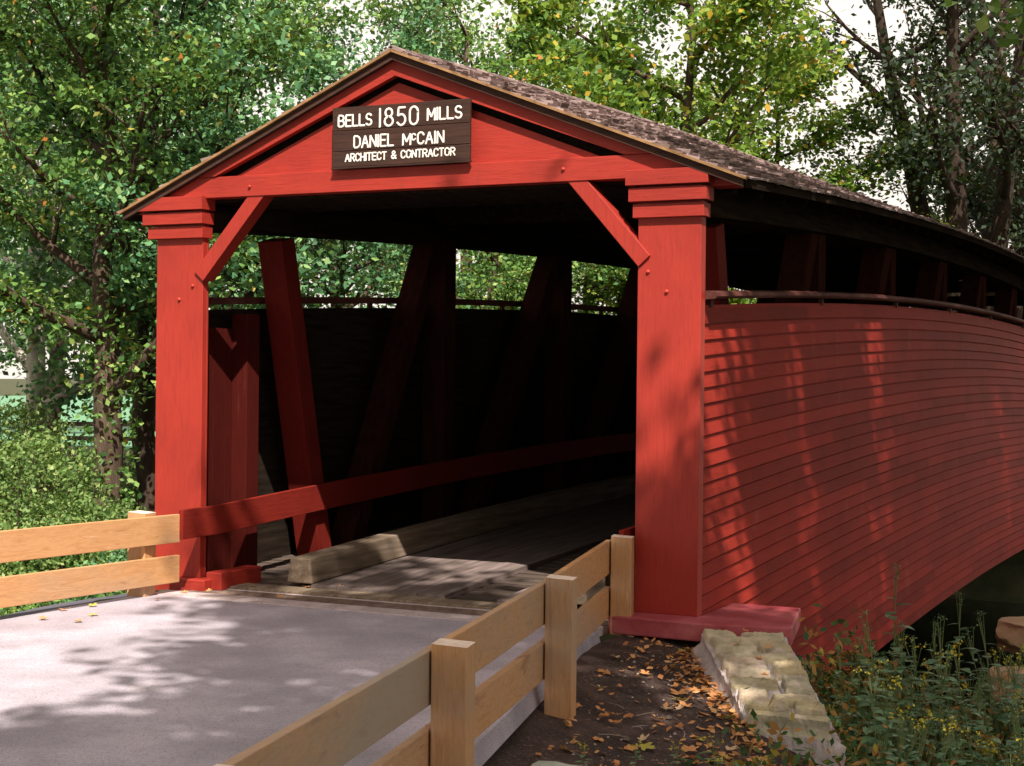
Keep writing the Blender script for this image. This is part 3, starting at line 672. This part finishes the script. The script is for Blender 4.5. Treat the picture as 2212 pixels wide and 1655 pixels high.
def tree(name, label, loc, H, R, base, lmat, bmat, trunk_r=.25, nclump=90, per=150, lsize=.17, seed=0, stems=1, cat='tree', group=None, lean=(0, 0), clump_r=.75, ivy=0):
    r = random.Random(seed); e = empty(name, loc); tag(e, label, cat, group)
    m = MB(); ends = []
    for s in range(stems):
        a0 = r.uniform(0, 6.28); dx, dy = (math.cos(a0+s*2.4)*.22, math.sin(a0+s*2.4)*.22) if stems > 1 else lean
        p = Vector((dx*1.2, dy*1.2, -.6)); pts = [p.copy()]; rad = [trunk_r*1.35]; k = 12; tr = trunk_r*(1 if stems == 1 else r.uniform(.55, .9))
        for i in range(k):
            p = p+Vector((dx*H/k+r.uniform(-.12, .12), dy*H/k+r.uniform(-.12, .12), (H+.6)/k*.92)); pts.append(p.copy()); rad.append(tr*(1-.88*(i+1)/k)+.012)
        m.tube(pts, rad, 9)
        nl = 16 if stems == 1 else 9
        for i in range(nl):
            t = base/H+(1-base/H)*(i+.3)/nl; t = min(t, .98); f = t*k; q = int(f); st = pts[q].lerp(pts[min(q+1, k)], f-q)
            an = i*2.4+r.uniform(-.4, .4); ln = R*(1.05-.55*abs(t-.45)*1.3)*r.uniform(.75, 1.1); el = r.uniform(.15, .75)
            d = Vector((math.cos(an)*math.cos(el), math.sin(an)*math.cos(el), math.sin(el))); lp = [st.copy()]; lr = [rad[q]*.5+.012]; c = st.copy(); nn = 6
            for j in range(nn):
                d = (d+Vector((r.uniform(-.25, .25), r.uniform(-.25, .25), r.uniform(-.12, .22)))).normalized(); c = c+d*ln/nn; lp.append(c.copy()); lr.append(lr[0]*(1-.85*(j+1)/nn)+.006)
                if j >= 1:
                    for _ in range(2):
                        d2 = (d+Vector((r.uniform(-1, 1), r.uniform(-1, 1), r.uniform(-.5, .7)))).normalized(); l2 = ln*.3*r.uniform(.5, 1.2)
                        c2 = c+d2*l2*.55+Vector((0, 0, r.uniform(-.05, .1))); c3 = c+d2*l2
                        m.tube([c, c2, c3], [lr[-1]*.5+.004, lr[-1]*.35+.003, .004], 5); ends.append(c3)
                ends.append(c.copy())
            m.tube(lp, lr, 7)
    m.build('trunk', bmat, e, smooth=True)
    r.shuffle(ends); ends = ends[:nclump]; cs = []
    for c in ends:
        k = int(per*.95*r.uniform(.4, 1.5)); g = RNG.normal(size=(k, 3))*np.array([1, 1, .55])*clump_r*r.uniform(.5, 1.15)*.5
        cs.append(g+np.array(c))
    if ivy:
        k = ivy; z = RNG.uniform(-.3, base+1, k); an = RNG.uniform(0, 6.28, k); rr_ = trunk_r*1.15+np.abs(RNG.normal(size=k))*.09
        cs.append(np.stack([np.cos(an)*rr_, np.sin(an)*rr_, z], 1))
    link('crown', leaves_mesh('crown', np.concatenate(cs), .9, lsize*1.12, lmat, .66), e)
    return e
def place_tree(px, Y, gz=None):
    p = up(px, 800, Y); z = float(hgt(p.x, Y)) if gz is None else gz; return (p.x, Y, z)
def tcopy(src, label, loc, rz, sc, mat=None, bm=None):
    o = copy_tree(src); o.location = loc; o.rotation_euler = (0, 0, rz); o.scale = (sc[0], sc[0], sc[1]); o['label'] = label
    for ch in o.children:
        m_ = mat if ch.name.startswith('crown') else bm
        if m_: ch.material_slots[0].link = 'OBJECT'; ch.material_slots[0].material = m_
    return o
GR = 'trees beyond the bridge'
LS = 1.25
T1 = tree('tree', 'tall sycamore with pale upper trunk at the top left corner', place_tree(70, 14), 15, 5.2, 3.2, M['leaf_blue'], M['bark_pale'], .26, 200, 150, .15, 1, group=GR, clump_r=1.0)
T2 = tree('tree', 'ivy covered tree with a thick leaning trunk rising left of the left red column', place_tree(240, 9), 11, 4.0, 3.5, M['leaf'], M['bark'], .31, 170, 150, .12, 2, group=GR, clump_r=.9, ivy=900, lean=(-.03, 0))
T3 = tree('tree', 'dark trunked tree close against the left edge of the left red column', place_tree(325, 10.5), 12, 4.0, 3.9, M['leaf_blue'], M['bark_dark'], .26, 170, 150, .13, 3, group=GR, clump_r=.9)
T10 = tree('tree', 'bright yellow green sycamore with pale limbs above the middle of the roof slope', place_tree(1500, 27, -.8), 17, 5.0, 3.0, M['leaf_yel'], M['bark'], .26, 210, 120, .2, 4, group=GR, clump_r=1.1)
T13 = tree('tree', 'dark many stemmed tree above the far end of the roof, upper right', place_tree(2100, 42, -.8), 20, 5.6, 6.0, M['leaf_shaded'], M['bark_dark'], .62, 170, 150, .2, 5, stems=5, group=GR, clump_r=1.5)
tcopy(T1, 'green tree filling the sky behind the left roof slope', place_tree(480, 22), 1.3, (1.0, 1.0), M['leaf'], M['bark'])
tcopy(T3, 'cool green tree behind the ivy covered trunk at the far left', place_tree(110, 24), 2.2, (1.2, 1.15), M['leaf_blue'], M['bark_dark'])
tcopy(T1, 'dark green tree behind the roof peak, just left of it', place_tree(720, 24), 4.0, (1.0, 1.0), M['leaf_blue'], M['bark_dark'])
tcopy(T3, 'thin leaved tree with sky showing through it, just right of the roof peak', place_tree(1010, 34), .6, (1.25, 1.3), M['leaf'], M['bark'])
tcopy(T10, 'green tree between the roof peak and the pale limbed sycamore', place_tree(1270, 33, -.8), 2.0, (.9, .85), M['leaf'], M['bark'])
tcopy(T10, 'yellow green tree low over the roof slope, left of the dark many stemmed tree', place_tree(1660, 38, -.8), 3.3, (.95, .8), M['leaf_yel'], M['bark_dark'])
tcopy(T2, 'small leafy tree whose top just clears the roof slope near the dark tree', place_tree(1860, 40, -.8), 1.0, (1.0, .72), M['leaf_yel'], M['bark_dark'])
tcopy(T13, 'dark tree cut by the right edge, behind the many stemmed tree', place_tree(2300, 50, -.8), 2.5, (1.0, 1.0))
tcopy(T2, 'green tree seen through the first opening inside the bridge', place_tree(700, 14), 5.0, (.9, .9), M['leaf_blue'])
tcopy(T2, 'tree seen through the second opening inside the bridge', place_tree(1050, 22), 2.6, (1.0, .85), M['leaf'])
tcopy(T3, 'tree seen through the third opening inside the bridge', place_tree(1330, 30), 3.6, (1.0, .8), M['leaf_yel'])
tcopy(T1, 'far green tree left of the bridge, beyond the lawn', place_tree(330, 48), 5.1, (1.3, 1.2), M['leaf'], M['bark_dark'])
tcopy(T1, 'far green tree beyond the lawn at the left edge', place_tree(-20, 40), .3, (1.3, 1.2), M['leaf'], M['bark_dark'])

# shade trees standing on the near right bank, outside the picture: they cast the dapple, extra ones added to shade the wall
GS = 'shade trees on the near bank'
S1 = tree('tree', 'shade tree on the bank beside the right side wall', (9.3, 4.5, -2.5), 19, 4.6, 8.0, M['leaf'], M['bark'], .28, 165, 200, .2, 11, group=GS, clump_r=.9)
for lab, loc, rz, sc in (('nearest the portal on the right bank', (9.7, -1.9, -1.5), 4.4, (.95, 1.0)), ('between the one nearest the portal and the middle ones', (9.6, 1.6, -2.2), 5.7, (.8, .95)), ('slender one added out of view to block sun from the side wall', (10.0, -5.9, -1.2), 3.7, (.78, .95)), ('further along the right bank, level with the middle of the bridge', (8.9, 10.5, -3), 1.9, (1.05, 1.0)),
        ('on the right bank, three quarters of the way across', (9.0, 16.5, -3), 4.0, (1.1, 1.0)), ('past the far end of the right side wall', (9.0, 23.0, -3), 5.0, (1.1, 1.0)),
        ('at the roadside behind the photographer', (9.3, -13.4, -1.2), 2.9, (1.3, 1.0)), ('across the road behind the photographer', (-.5, -17.5, -.2), .9, (1.1, .85)),
        ('in the second row opposite the middle of the bridge', (12.6, 6.5, -2), 3.1, (1.0, 1.1)), ('in the wood well behind the photographer', (15, -22, -1), .5, (1.4, 1.0)),
        ('in the wood behind the photographer, left of the road', (-9, -20, -1), 2.5, (1.5, 1.0)), ('in the wood far left of the road', (-12, -9, -1), 3.5, (1.3, 1.1)), ('at the end of the road behind the photographer', (4, -30, -1), 4.5, (1.7, 1.2))):
    tcopy(S1, 'shade tree '+lab, loc, rz, sc)

# shrubs
def shrub(name, label, loc, R, H, mat, lsize, n, seed, group):
    r = random.Random(seed); e = empty(name, loc); tag(e, label, 'shrub', group); m = MB(); cs = []
    for i in range(int(n/110)):
        an = r.uniform(0, 6.28); rr = R*math.sqrt(r.random()); zz = H*(1-(rr/R)**2*.6)*r.uniform(.25, 1)
        c = Vector((math.cos(an)*rr, math.sin(an)*rr, zz)); m.tube([(c.x*.2, c.y*.2, -.2), (c.x*.6, c.y*.6, zz*.5), tuple(c)], [.025, .015, .005], 5)
        cs.append(RNG.normal(size=(110, 3))*np.array([.26, .26, .17])*R*.36+np.array(c))
    m.build('stem', M['bark'], e); link('foliage', leaves_mesh('foliage', np.concatenate(cs), .8, lsize, mat), e); return e
GB = 'shrubs on the creek bank'
b1 = shrub('shrub', 'broad light green shrub at the left edge above the fence', place_tree(35, 5.5), 1.75, 2.5, M['leaf_bush'], .085, 16000, 21, GB)
b2 = shrub('shrub', 'low shrub at the foot of the ivy covered trunk', place_tree(170, 5.0), 1.2, 1.25, M['leaf_bush'], .08, 8000, 22, GB)
b3 = shrub('shrub', 'grey green shrub beside the left red column, behind the fence end', place_tree(310, 3.5, -1.3), 1.1, 1.5, M['leaf_blue'], .07, 6000, 23, GB)
for i, (px, Y, s, lab) in enumerate(((-20, 9, 1.2, 'shrub behind the broad light green shrub'), (400, 12, 1.1, 'shrub behind the left red column'), (600, 17, 1.5, 'shrub behind the bridge beyond the first opening'),
        (850, 22, 1.7, 'shrub behind the bridge beyond the second opening'), (1200, 30, 2.0, 'shrub behind the bridge beyond the third opening'), (1500, 36, 2.0, 'shrub behind the bridge beyond the last opening seen'))):
    o = copy_tree(b1); o.location = place_tree(px, Y); o.rotation_euler = (0, 0, i*1.3); o.scale = (s, s, s); o['label'] = lab
o = copy_tree(b3); o.location = (-5.2, -.6, -1.25); o.scale = (1.1, 1.1, .72); o.rotation_euler = (0, 0, 2); o['label'] = 'low green shrub seen between the two rails of the left fence'
o = copy_tree(b3); o.location = (-4.5, -2.6, -1.2); o.scale = (1.2, 1.2, .72); o.rotation_euler = (0, 0, 4); o['label'] = 'low green shrub behind the left fence at the left edge of the picture'
# dark far rail fence across the lawn
e = empty('rail_fence', (-24, 26, -1)); tag(e, 'dark two rail fence far off in front of the lawn', 'fence')
a = up(60, 915, 27); b_ = up(420, 918, 27)
for dz in (0, -.45):
    m = MB(); m.beam((a.x+24, 1, a.z+dz+1), (b_.x+24, 1, b_.z+dz+1), .08, .14, (0, 0, 1)); m.build('rail', M['bark_dark'], e)
for t in (.1, .5, .9):
    m = MB(); x = a.x+(b_.x-a.x)*t+24; m.box(x-.08, x+.08, 1.08, 1.24, -1.0, a.z+1.15); m.build('post', M['bark_dark'], e)

# weeds: tall flowering stems
def weed(seed, H=1.2, flower=True):
    r = random.Random(seed); e = empty('flowering_weed', (0, 0, -50)); m = MB(); cs = []; fl = []
    V = []; F = []
    lx, ly = r.uniform(-.15, .15), r.uniform(-.15, .15); pts = [Vector((lx*(k/6)**2*H, ly*(k/6)**2*H, H*k/6)) for k in range(7)]
    m.tube(pts, [.008-.0009*k for k in range(7)], 5)
    lf = MB()
    for k in range(20):
        t = .08+.84*k/20; f = t*6; q = int(f); c = pts[q].lerp(pts[min(q+1, 6)], f-q); an = k*2.4; ln = r.uniform(.15, .27)*(1.15-.5*t); wd = ln*.23
        d = Vector((math.cos(an), math.sin(an), .5)).normalized(); s = Vector((-math.sin(an), math.cos(an), 0)); p = c.copy(); prev = None; dz = d.copy()
        for j, ww in enumerate((.15, .9, 1.0, .6, .04)):
            a_, b2 = p-s*wd*ww, p+s*wd*ww
            if prev: lf.add([prev[0], prev[1], b2, a_], [(0, 1, 2, 3)])
            prev = (a_, b2); dz = (dz+Vector((0, 0, -.22))).normalized(); p = p+dz*ln/4
    st = m
    tops = []
    for k in range(5):
        an = k*2.4; c = pts[6]+Vector((math.cos(an)*.09*r.random()*1.4, math.sin(an)*.09*r.random()*1.4, r.uniform(0, .12))); st.tube([pts[5], c], [.003, .002], 4)
        tops.append(RNG.normal(size=(9, 3))*.016+np.array(c))
    st.build('stem', M['weed_stem'], e); lf.build('leaves', M['weed_leaf'], e)
    if flower: link('flower_head', leaves_mesh('flower_head', np.concatenate(tops), .5, .022, M['flower'], .9), e)
    else: link('seed_head', leaves_mesh('seed_head', np.concatenate(tops), .5, .016, M['weed_leaf'], .9), e)
    return e
WD = [weed(31), weed(32, 1.4, False), weed(33, 1.0), weed(34, 1.25, False)]
first = [True]*4; cnt = 0; r = random.Random(5); GW = 'tall weeds below the stone wall'
LABW = ['tall weed with small yellow flowers on the bank right of the stone wall', 'weed with a pale seed head on the bank right of the stone wall',
        'short weed with small yellow flowers on the bank right of the stone wall', 'weed with greenish seeds on the bank right of the stone wall']
def wspot():
    while True:
        x = r.uniform(3.8, 6.3); y = r.uniform(-3.9, 4.5); v = Vector((x, y, 0))-CAM; ang_ = math.atan2(v.x, v.y)
        if ang_ > math.radians(-6.5) or ang_ < math.radians(-24): continue
        if x < 4.15+.66*max(0, -y-.9) or (y > -1 and x < 4.0): continue
        if y < -2.6 and r.random() < .55: continue
        return x, y
WH = ['in the front row of the bank', 'close to the end of the stone wall', 'near the dark gap under the bridge', 'near the right edge']
def where(x, y):
    p = Vector((x, y, 0))-CAM; a_ = math.degrees(math.atan2(p.x, p.y))
    return WH[3] if a_ > -11 else WH[2] if y > 1.2 else WH[1] if y > -1.2 else WH[0]
def wput(o, x, y, s):
    o.location = (x, y, float(hgt(x, y))-.03); o.rotation_euler = (r.uniform(-.12, .12), r.uniform(-.12, .12), r.uniform(0, 6.28)); o.scale = (s, s, s)
for cnt in range(40):
    x, y = wspot(); i = cnt % 4; o = WD[i] if first[i] else copy_tree(WD[i]); first[i] = False
    wput(o, x, y, r.uniform(.75, 1.1)*(1.0 if y > -1.5 else .72)); tag(o, LABW[i].replace(' on the bank right of the stone wall', ' '+where(x, y)), 'weed', GW)
# the rest of the thicket reads as one mass
V3 = []; F3 = []; MI = []; nv = 0
for cnt in range(150):
    x, y = wspot(); s_ = r.uniform(.55, .95)*(1.0 if y > -1.5 else .7); M4 = Matrix.Translation((x, y, float(hgt(x, y))-.03)) @ Matrix.Rotation(r.uniform(0, 6.28), 4, 'Z') @ Matrix.Rotation(r.uniform(-.2, .2), 4, 'X') @ Matrix.Scale(s_, 4)
    for ch in WD[cnt % 4].children:
        me = ch.data; k_ = 0 if ch.name.startswith('stem') else 1 if ch.name.startswith('leaves') else (2 if cnt % 8 == 0 else 1) if ch.name.startswith('flower') else 1
        V3 += [tuple(M4 @ v.co) for v in me.vertices]; F3 += [tuple(q+nv for q in p.vertices) for p in me.polygons]; MI += [k_]*len(me.polygons); nv += len(me.vertices)
q = MB(); q.v = V3; q.f = F3; q.mi = MI
tag(q.build('weed_thicket', [M['weed_stem'], M['weed_leaf'], M['flower']]), 'tangled mass of leafy flowering weeds filling the bank under the bridge', 'weeds', kind='stuff')
# a few small flowering plants at the near end of the soil
for k, (x, y) in enumerate(((3.78, -3.95), (3.98, -3.75), (4.12, -3.45), (3.62, -4.3), (4.32, -3.2), (4.2, -3.75), (4.5, -3.3))):
    o = copy_tree(WD[2]); s = .30+.05*(k % 3); o.location = (x, y, float(hgt(x, y))); o.scale = (s*1.4, s*1.4, s); o.rotation_euler = (0, 0, k*1.1); tag(o, 'small yellow flowering plant '+('left of the pale flat stone', 'right of the pale flat stone', 'at the foot of the wall end', 'beside the nearest fence post', 'furthest right', 'by the lower pale stone', 'among the first tall weeds')[k], 'weed', 'small yellow flowering plants')
# ground cover
def cover(name, label, pts, size, mat, thick, nb=.8):
    P = np.array(pts); z = hgt(P[:, 0], P[:, 1])+np.abs(RNG.normal(size=len(P)))*thick
    o = link(name, leaves_mesh(name, np.column_stack([P, z]), nb, size, mat, .5)); tag(o, label, 'undergrowth', kind='stuff'); return o
n = 90000; P = np.column_stack([RNG.uniform(3.2, 7, n), RNG.uniform(-4.5, 7, n)]); xw = 3.32+.62*np.clip(-P[:, 1]-.3, 0, 30); P = P[(P[:, 0] > xw+.38) | ((P[:, 1] < -2.35) & (P[:, 0] > 4.15) & (RNG.random(len(P)) < .35))]
cover('undergrowth', 'dense low green and rust coloured undergrowth on the bank right of the stone wall', P, .085, M['undergrowth'], .24)
n = 50000; P = np.column_stack([RNG.uniform(-14, -3.0, n), RNG.uniform(-8, 9, n)])
cover('ground_cover', 'low green ground cover on the bank left of the road', P, .08, M['leaf'], .16)
n = 26000; P = np.column_stack([RNG.uniform(2.3, 5, n), RNG.uniform(-6, -.2, n)]); P = P[(P[:, 0] < 2.95+.6*np.clip(-P[:, 1]-.3, 0, 9)) & (P[:, 0] > 2.35-.23*P[:, 1]-.1)]
keep = RNG.random(len(P)) < (.025+.6*np.exp(-((P[:, 0]-(2.85+.6*np.clip(-P[:, 1]-.3, 0, 9)))/.22)**2)*np.exp(-((P[:, 1]+1.3)/1.0)**2)); P = P[keep]
z = hgt(P[:, 0], P[:, 1])+.035+np.abs(RNG.normal(size=len(P)))*.014
tag(link('leaf_litter', leaves_mesh('leaf_litter', np.column_stack([P, z]), 3, .062, M['dead_leaf'], .7)), 'crumbled rusty leaf litter drifted along the stone wall', 'leaf litter', kind='stuff')
m = MB(); rp_ = random.Random(8)
for k in range(420):
    x = rp_.uniform(2.3, 4.4); y = rp_.uniform(-5, -.3)
    if x < 2.33-.235*y or x > 2.85+.6*max(0, -y-.3): continue
    z = float(hgt(x, y))+.028; q = rp_.uniform(.005, .02)*(2 if rp_.random() < .06 else 1); a = rp_.uniform(0, 3)
    vs = [(x+math.cos(a+i*1.57)*q*rp_.uniform(.7, 1.2), y+math.sin(a+i*1.57)*q*rp_.uniform(.7, 1.2), z) for i in range(4)]
    m.add(vs+[(x, y, z+q*.8)], [(0, 1, 4), (1, 2, 4), (2, 3, 4), (3, 0, 4)])
for k in range(70):
    x = rp_.uniform(2.4, 4.0); y = rp_.uniform(-4.6, -.4)
    if x < 2.38-.235*y or x > 2.8+.6*max(0, -y-.3): continue
    z = float(hgt(x, y))+.034; a = rp_.uniform(0, 3.1); l = rp_.uniform(.03, .11)
    m.tube([(x-math.cos(a)*l, y-math.sin(a)*l, z), (x+.01, y, z+.008), (x+math.cos(a)*l, y+math.sin(a)*l, z+.002)], [.003, .0026, .0015], 4)
tag(m.build('pebbles_and_twigs', M['grit']), 'small pebbles and broken twigs scattered on the dark soil', 'debris', kind='stuff')
# fallen leaves, each on its own
def fleaf(seed, mat):
    r = random.Random(seed); m = MB(); N = 15; cu = r.uniform(.9, 2.2)*5; vs = [(0, 0, .004)]
    for k in range(N):
        a = 2*math.pi*k/N; rr = .055*(1.0+.35*math.cos(a)) * (1.0 if k % 3 else .55)*r.uniform(.85, 1.1); x = rr*math.cos(a); y = rr*math.sin(a)
        vs.append((x, y, .003+cu*(y*y)*(1 if seed % 2 else -.4)+cu*.8*max(0, x)**2+r.uniform(0, .006)))
    m.add(vs, [(0, k+1, (k+1) % N+1) for k in range(N)]); m.tube([(-.02, 0, .004), (-.075, .008, .012)], [.0016, .0012], 4)
    o = m.build('fallen_leaf', mat); return o
FL = [fleaf(1, M['dead_leaf']), fleaf(2, M['dead_leaf']), fleaf(3, M['dead_leaf2']), fleaf(4, M['dead_leaf3'])]
fu = [True]*4; r = random.Random(12)
LABL = ['curled orange brown leaf lying on the dark soil between fence and stone wall', 'flat rusty brown leaf lying on the dark soil between fence and stone wall', 'pale tan curled leaf lying on the dark soil between fence and stone wall', 'yellow green leaf lying on the dark soil between fence and stone wall']
def drop(i, x, y, z, lab, grp, s=None):
    o = FL[i] if fu[i] else FL[i].copy()
    if not fu[i]: C.objects.link(o)
    fu[i] = False; o.location = (x, y, z); s = s or r.uniform(.55, 1.15); o.scale = (s, s, s); o.rotation_euler = (r.uniform(-.25, .25), r.uniform(-.25, .25), r.uniform(0, 6.28)); tag(o, lab, 'leaf', grp)
c_ = 0
while c_ < 110:
    x = r.uniform(2.3, 4.6); y = r.uniform(-5, -.35); xr = 2.9+.6*max(0, -y-.3); xl = 2.35-.235*y-.15
    if x > xr or x < xl or (r.random() > .35+.65*(x-xl)/(xr-xl+.01)): continue
    i = r.choice([0, 0, 1, 1, 2, 3] if r.random() < .6 else [0, 1]); drop(i, x, y, float(hgt(x, y))+.035, LABL[i], 'leaves on the dark soil'); c_ += 1
for x, y in ((-2.1, -.5), (-1.95, -.32), (-2.0, -1.0), (-1.8, .2), (-1.3, .38), (-1.0, .5), (-1.15, -.3)):
    drop(0, x, y, -.07, 'orange leaf lying by the threshold at the left red column', 'leaves by the threshold', .6)
for x, y, i in ((-1.9, -2.0, 3), (-1.75, -2.35, 0), (-2.1, -2.4, 0), (-2.25, -1.6, 3), (-2.3, -1.9, 1)):
    drop(i, x, y, -.07, 'leaf lying at the left edge of the grey road', 'leaves at the road edge', .8)
for t, s, i in ((.05, .5, 0), (.2, .3, 1), (.22, .65, 1), (.34, .5, 0), (.5, .45, 0)):
    p = wl(t, s); drop(i, p.x, p.y, p.z+.045, 'brown leaf lying on top of the stone wall', 'leaves on the stone wall', .6)
